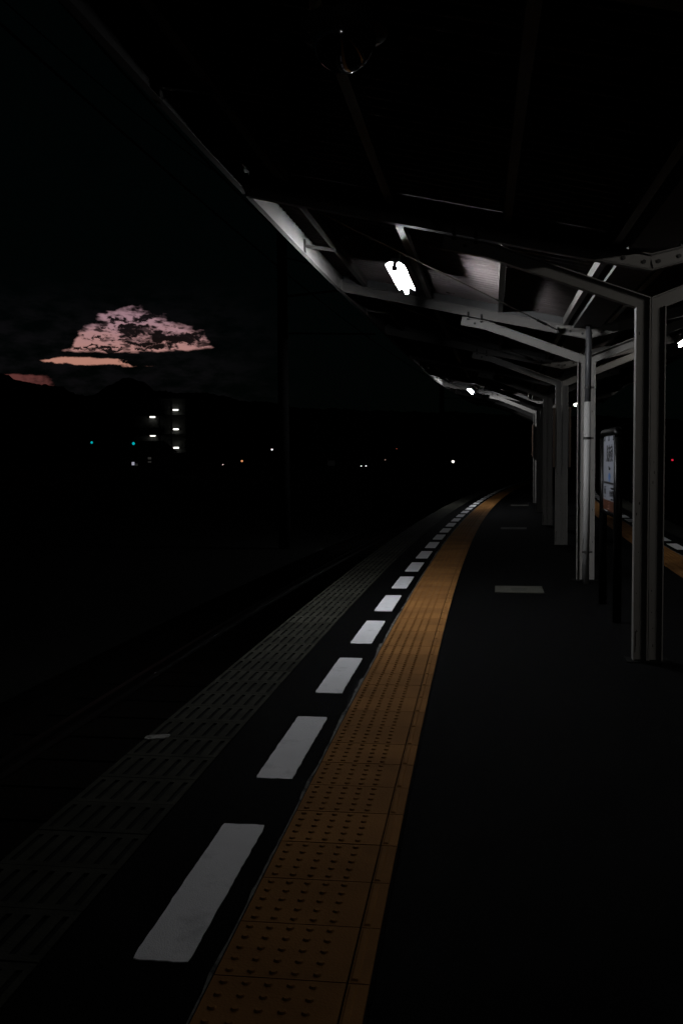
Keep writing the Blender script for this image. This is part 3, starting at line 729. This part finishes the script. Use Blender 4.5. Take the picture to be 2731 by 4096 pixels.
# apartment block with lit landings
P0 = ray(530, 1850, 160); P1 = ray(752, 1850, 160)
ax = (P1 - P0); ax.z = 0; Wb = ax.length; ax.normalize()
Mb = Matrix.Rotation(math.atan2(ax.y, ax.x), 4, 'Z'); Mb.translation = Vector((P0.x, P0.y, GZ))
ab = thing('apartment_block', 'dark apartment block with lit stair landings below the hills on the left', 'building', Mb)
H = 12.0; fl = 3.0
def zpix(y): return EYE.z + (1836 - y) / 3982 * 160 - GZ
bm = bmesh.new(); box(bm, (Wb / 2, 5.2, H / 2), (Wb, 8, H)); wall = obj('wall', bm, concrete, ab)
bm = bmesh.new(); box(bm, (Wb / 2, 4.6, H + .15), (Wb + .5, 9.8, .3)); obj('roof', bm, slabm, ab)
for k in range(4):
    z = zpix((1880, 1815, 1742, 1667)[k])
    bm = bmesh.new(); box(bm, (Wb * .5, .55, z), (Wb, 1.28, .16)); sl = obj('gallery', bm, slabm, ab)
    bm = bmesh.new(); box(bm, (Wb * .30, -.04, z + .6), (Wb * .56, .08, 1.04)); obj('parapet', bm, concrete, sl)
    bm = bmesh.new()
    for i in range(9):
        box(bm, (Wb * (.50 + .022 * i), .25, z + .1 + i * .16), (.22, .9, .07))
    obj('stair_flight', bm, concrete, sl)
    for x in (.12, .30):
        bm = bmesh.new(); box(bm, (Wb * x, 1.18, z + 1.05), (.8, .06, 1.95)); dr = obj('door', bm, housem, ab)
        bm = bmesh.new(); box(bm, (Wb * x + .3, 1.14, z + 1.0), (.05, .05, .12)); obj('handle', bm, railm, dr)
for x in (0.02, .5, .71, .98):
    bm = bmesh.new(); box(bm, (Wb * x, .02, H / 2), (.22, .22, H)); obj('pillar', bm, slabm, ab)
lampb = emit('landing_glow', (1, 1, .93), 2.2)
for x_, y_ in ((706, 1644), (706, 1720), (706, 1793), (613, 1672), (613, 1745)):
    z = zpix(y_); X = (x_ - 530) / 222 * Wb
    bm = bmesh.new(); tube(bm, [(X - .42, .82, z), (X - .36, .82, z), (X + .38, .82, z), (X + .44, .82, z)], [.06, .12, .12, .06], 10); o = obj('landing_lamp', bm, lampb, ab)
    bm = bmesh.new(); box(bm, (X, .98, z + .02), (1.0, .12, .22)); obj('lamp_base', bm, housem, o)

# traffic lights showing green
teal = emit('green_lens', lin((0, 165, 172)), 1.0)
def signal(px_, py_, dist, label, lens_m, n=3, g=None):
    p = ray(px_, py_, dist); d = math.atan2(p.x, p.y)
    m = Matrix.Rotation(-d, 4, 'Z'); m.translation = Vector((p.x, p.y, GZ)); h = p.z - GZ
    root = thing('traffic_light', label, 'traffic light', m, g)
    bm = bmesh.new(); tube(bm, [(2.2, .12, 0), (2.2, .12, h + .3)], [.10, .08], 10); tube(bm, [(2.2, .12, h + .25), (.2, .12, h + .05)], .04, 8); obj('pole', bm, mastm, root)
    bm = bmesh.new(); box(bm, (.38, .1, h), (1.2, .16, .40), bev=.05); hs = obj('housing', bm, mastm, root)
    for k in range(3):
        bm = bmesh.new(); bmesh.ops.create_uvsphere(bm, u_segments=14, v_segments=8, radius=.165, matrix=Matrix.Translation((k * .38, .02, h)) @ Matrix.Diagonal((1, .35, 1, 1))); obj('lens', bm, lens_m if k == 0 else glassd, hs)
signal(368, 1770, 150, 'green traffic light farthest left below the hills', teal, g='green traffic lights')
signal(535, 1774, 118, 'green traffic light beside the apartment block', teal, g='green traffic lights')

# street lamps, houses and other small far lights
def street_lamp(px_, py_, dist, r, label, c, s, g='far street lamps'):
    p = ray(px_, py_, dist); d = math.atan2(p.x, p.y); m = Matrix.Rotation(-d, 4, 'Z'); m.translation = Vector((p.x, p.y, GZ)); h = p.z - GZ
    root = thing('street_lamp', label, 'street lamp', m, g)
    bm = bmesh.new(); tube(bm, [(.0, .6, 0), (.0, .6, h + .25), (0, .45, h + .4), (0, .12, h + .32)], .05, 8); obj('pole', bm, mastm, root)
    bm = bmesh.new(); bmesh.ops.create_cone(bm, cap_ends=True, segments=14, radius1=r * 1.5, radius2=r * .4, depth=r, matrix=Matrix.Translation((0, .05, h + r * 1.25))); obj('shade', bm, mastm, root)
    bm = bmesh.new(); bmesh.ops.create_uvsphere(bm, u_segments=14, v_segments=10, radius=r, matrix=Matrix.Translation((0, 0, h))); obj('globe', bm, emit('globe_%d_%d_%d' % c, lin(c), s), root, smooth=True)
street_lamp(893, 1859, 120, .11, 'small cream-white far lamp just above a dim shrub', (235, 215, 200), 1.2)
street_lamp(968, 1844, 120, .125, 'small orange far lamp left of the mast', (240, 160, 105), 1.0)
street_lamp(1088, 1798, 120, .13, 'white far lamp nearest the dark mast, higher than its neighbours', (225, 225, 225), 1.1)
street_lamp(1811, 1846, 110, .16, 'bright white far lamp between the headlights and the platform end', (255, 250, 240), 1.5)
street_lamp(1540, 1839, 150, .10, 'dim brownish far lamp right of the pair of headlights', (130, 105, 95), 1.0)
street_lamp(2207, 1852, 90, .07, 'tiny white light just left of the half-lit column', (235, 235, 235), 1.2)
p = ray(1586, 1795, 200); am = thing('antenna_mast', 'thin mast with a tiny red lamp above the far lamps', 'mast', Matrix.Translation((p.x, p.y, GZ)))
bm = bmesh.new(); tube(bm, [(0, 0, 0), (0, 0, p.z - GZ)], [.12, .05], 8); obj('pole', bm, mastm, am)
bm = bmesh.new(); bmesh.ops.create_uvsphere(bm, u_segments=10, v_segments=8, radius=.10, matrix=Matrix.Translation((0, 0, p.z - GZ))); obj('lamp', bm, emit('red_dim', lin((120, 60, 45)), 1.0), am)
p = ray(2687, 1840, 70); rs = thing('railway_signal', 'railway signal with a small red light at the right picture edge', 'signal', Matrix.Translation((p.x, p.y, GZ)) @ Matrix.Rotation(-math.atan2(p.x, p.y), 4, 'Z'))
h = p.z - GZ; bm = bmesh.new(); tube(bm, [(0, .2, 0), (0, .2, h + .9)], .05, 10); obj('pole', bm, mastm, rs)
bm = bmesh.new(); box(bm, (0, .1, h + .3), (.36, .14, .95), bev=.08); hd = obj('head', bm, blackm, rs)
bm = bmesh.new(); box(bm, (0, .01, h), (.125, .04, .11), bev=.02); obj('red_lens', bm, emit('red_lens', lin((215, 35, 60)), 1.0), hd)
# car with headlights on
p = ray(1454, 1866, 285); cr = thing('car', 'far car facing the camera with two white headlights on', 'car', Matrix.Translation((p.x, p.y, p.z - .65)) @ Matrix.Rotation(-math.atan2(p.x, p.y), 4, 'Z'))
bm = bmesh.new(); box(bm, (0, 2.1, .62), (1.7, 4.2, .62), bev=.12); obj('body', bm, carm, cr)
bm = bmesh.new(); box(bm, (0, 2.3, 1.12), (1.45, 2.2, .5), bev=.18); obj('cabin', bm, glassd, cr)
for x in (-.75, .75):
    for y in (.8, 3.4):
        bm = bmesh.new(); tube(bm, [(x - .1, y, .3), (x + .1, y, .3)], .3, 14); obj('wheel', bm, rubber, cr)
    bm = bmesh.new(); bmesh.ops.create_uvsphere(bm, u_segments=12, v_segments=8, radius=.26, matrix=Matrix.Translation((x * .88, .0, .65)) @ Matrix.Diagonal((1, .4, 1, 1))); obj('headlight', bm, emit('headlight', (1, .98, .92), 1.6), cr)
bm = bmesh.new(); q = Vector((p.x, p.y, 0)); 
# road embankment the car stands on
d_ = Vector((p.x, p.y, 0)).normalized(); sd = Vector((d_.y, -d_.x, 0)); c_ = Vector((p.x, p.y, 0)) + d_ * 6
zr = p.z - .65 - .003
bmesh.ops.create_cube(bm, size=1, matrix=Matrix.Translation((c_.x, c_.y, (zr + GZ) / 2 - .5)) @ Matrix.Rotation(math.atan2(sd.y, sd.x), 4, 'Z') @ Matrix.Diagonal((60, 30, zr - GZ + 1, 1)) )
tag(obj('road_bank', bm, soil), kind='structure')
# houses
def house(px_, py_, dist, w, label, wins):
    p = ray(px_, py_, dist); m = Matrix.Rotation(-math.atan2(p.x, p.y), 4, 'Z'); m.translation = Vector((p.x, p.y, GZ))
    root = thing('house', label, 'house', m); h = 3.4
    bm = bmesh.new(); box(bm, (0, w / 2 + .4, h / 2), (w, w * .9, h)); obj('wall', bm, housem, root)
    bm = bmesh.new(); y0, y1 = -.3, w + 1.0; x0 = w / 2 + .5
    V = [bm.verts.new(q) for q in ((-x0, y0, h), (x0, y0, h), (x0, y1, h), (-x0, y1, h), (-x0 * .6, (y0 + y1) / 2, h + 1.5), (x0 * .6, (y0 + y1) / 2, h + 1.5))]
    for f in ((0, 1, 5, 4), (1, 2, 5), (2, 3, 4, 5), (3, 0, 4), (3, 2, 1, 0)): bm.faces.new([V[i] for i in f])
    obj('roof', bm, tilem, root)
    for (x, z, a, b, c, s) in wins:
        bm = bmesh.new(); box(bm, (x, .30, z), (a + .14, .08, b + .14)); f = obj('window', bm, mastm, root)
        bm = bmesh.new(); box(bm, (x, .255, z), (a, .03, b)); obj('pane', bm, emit('pane_%d' % c[0], lin(c), s), f)
house(585, 1845, 130, 7.0, 'low dark house with a blurred white window below the apartment block', ((-1.63, 1.95, .34, .40, (150, 150, 165), 1.0), (-1.2, 1.8, .3, .3, (30, 29, 28), 1.0), (.45, 2.62, .42, .28, (38, 37, 35), 1.0), (.45, 2.15, .42, .18, (36, 35, 33), 1.0)))
house(1290, 1862, 170, 6.0, 'dark low house left of the headlights', ((1.5, 1.6, 1.2, .9, (5, 5, 5), 1.0),))
# trees and shrubs standing in the dark between the houses
def tree(px_, py_, dist, h, rad, name, label, cat, seed, lf=.28, n=420):
    p = ray(px_, py_, dist); root = thing(name, label, cat, Matrix.Translation((p.x, p.y, GZ))); rnd = random.Random(seed)
    bm = bmesh.new(); tube(bm, [(0, 0, -.1), (.05, 0, h * .35), (-.05, .05, h * .7)], [h * .03, h * .022, h * .01], 7)
    for k in range(4):
        a = k * 1.6 + rnd.random(); tube(bm, [(0, 0, h * (.3 + .08 * k)), (math.cos(a) * rad * .6, math.sin(a) * rad * .6, h * (.55 + .08 * k))], [h * .012, h * .004], 5)
    obj('trunk', bm, barkm, root); bm = bmesh.new()
    for _ in range(n):
        while True:
            q = Vector((rnd.uniform(-1, 1), rnd.uniform(-1, 1), rnd.uniform(-1, 1)))
            if .35 < q.length < 1 + .2 * math.sin(q.x * 7 + q.z * 5): break
        c = Vector((q.x * rad, q.y * rad, h * .62 + q.z * h * .38)); rt = Matrix.Rotation(rnd.uniform(0, 6.3), 3, Vector((rnd.random(), rnd.random(), rnd.random() + .1)).normalized())
        bm.faces.new([bm.verts.new(c + rt @ Vector(k) * lf * rnd.uniform(.6, 1.3)) for k in ((-1, 0, 0), (0, -.5, 0), (1, 0, 0), (0, .5, 0))])
    obj('crown', bm, leafm, root)
tree(880, 1880, 118, 2.1, 1.3, 'shrub', 'dim shrub under the small cream-white far lamp', 'shrub', 4, .16)
tree(800, 1830, 150, 6.0, 2.2, 'broadleaf_tree', 'dark tree at the right foot of the apartment block', 'tree', 5)
tree(430, 1840, 160, 6.5, 2.8, 'broadleaf_tree', 'dark tree between the two green traffic lights', 'tree', 6)
tree(1215, 1840, 170, 6.0, 3.0, 'broadleaf_tree', 'dark tree just right of the mast', 'tree', 7)
tree(1720, 1845, 190, 7.0, 3.2, 'broadleaf_tree', 'dark tree left of the bright white far lamp', 'tree', 8)
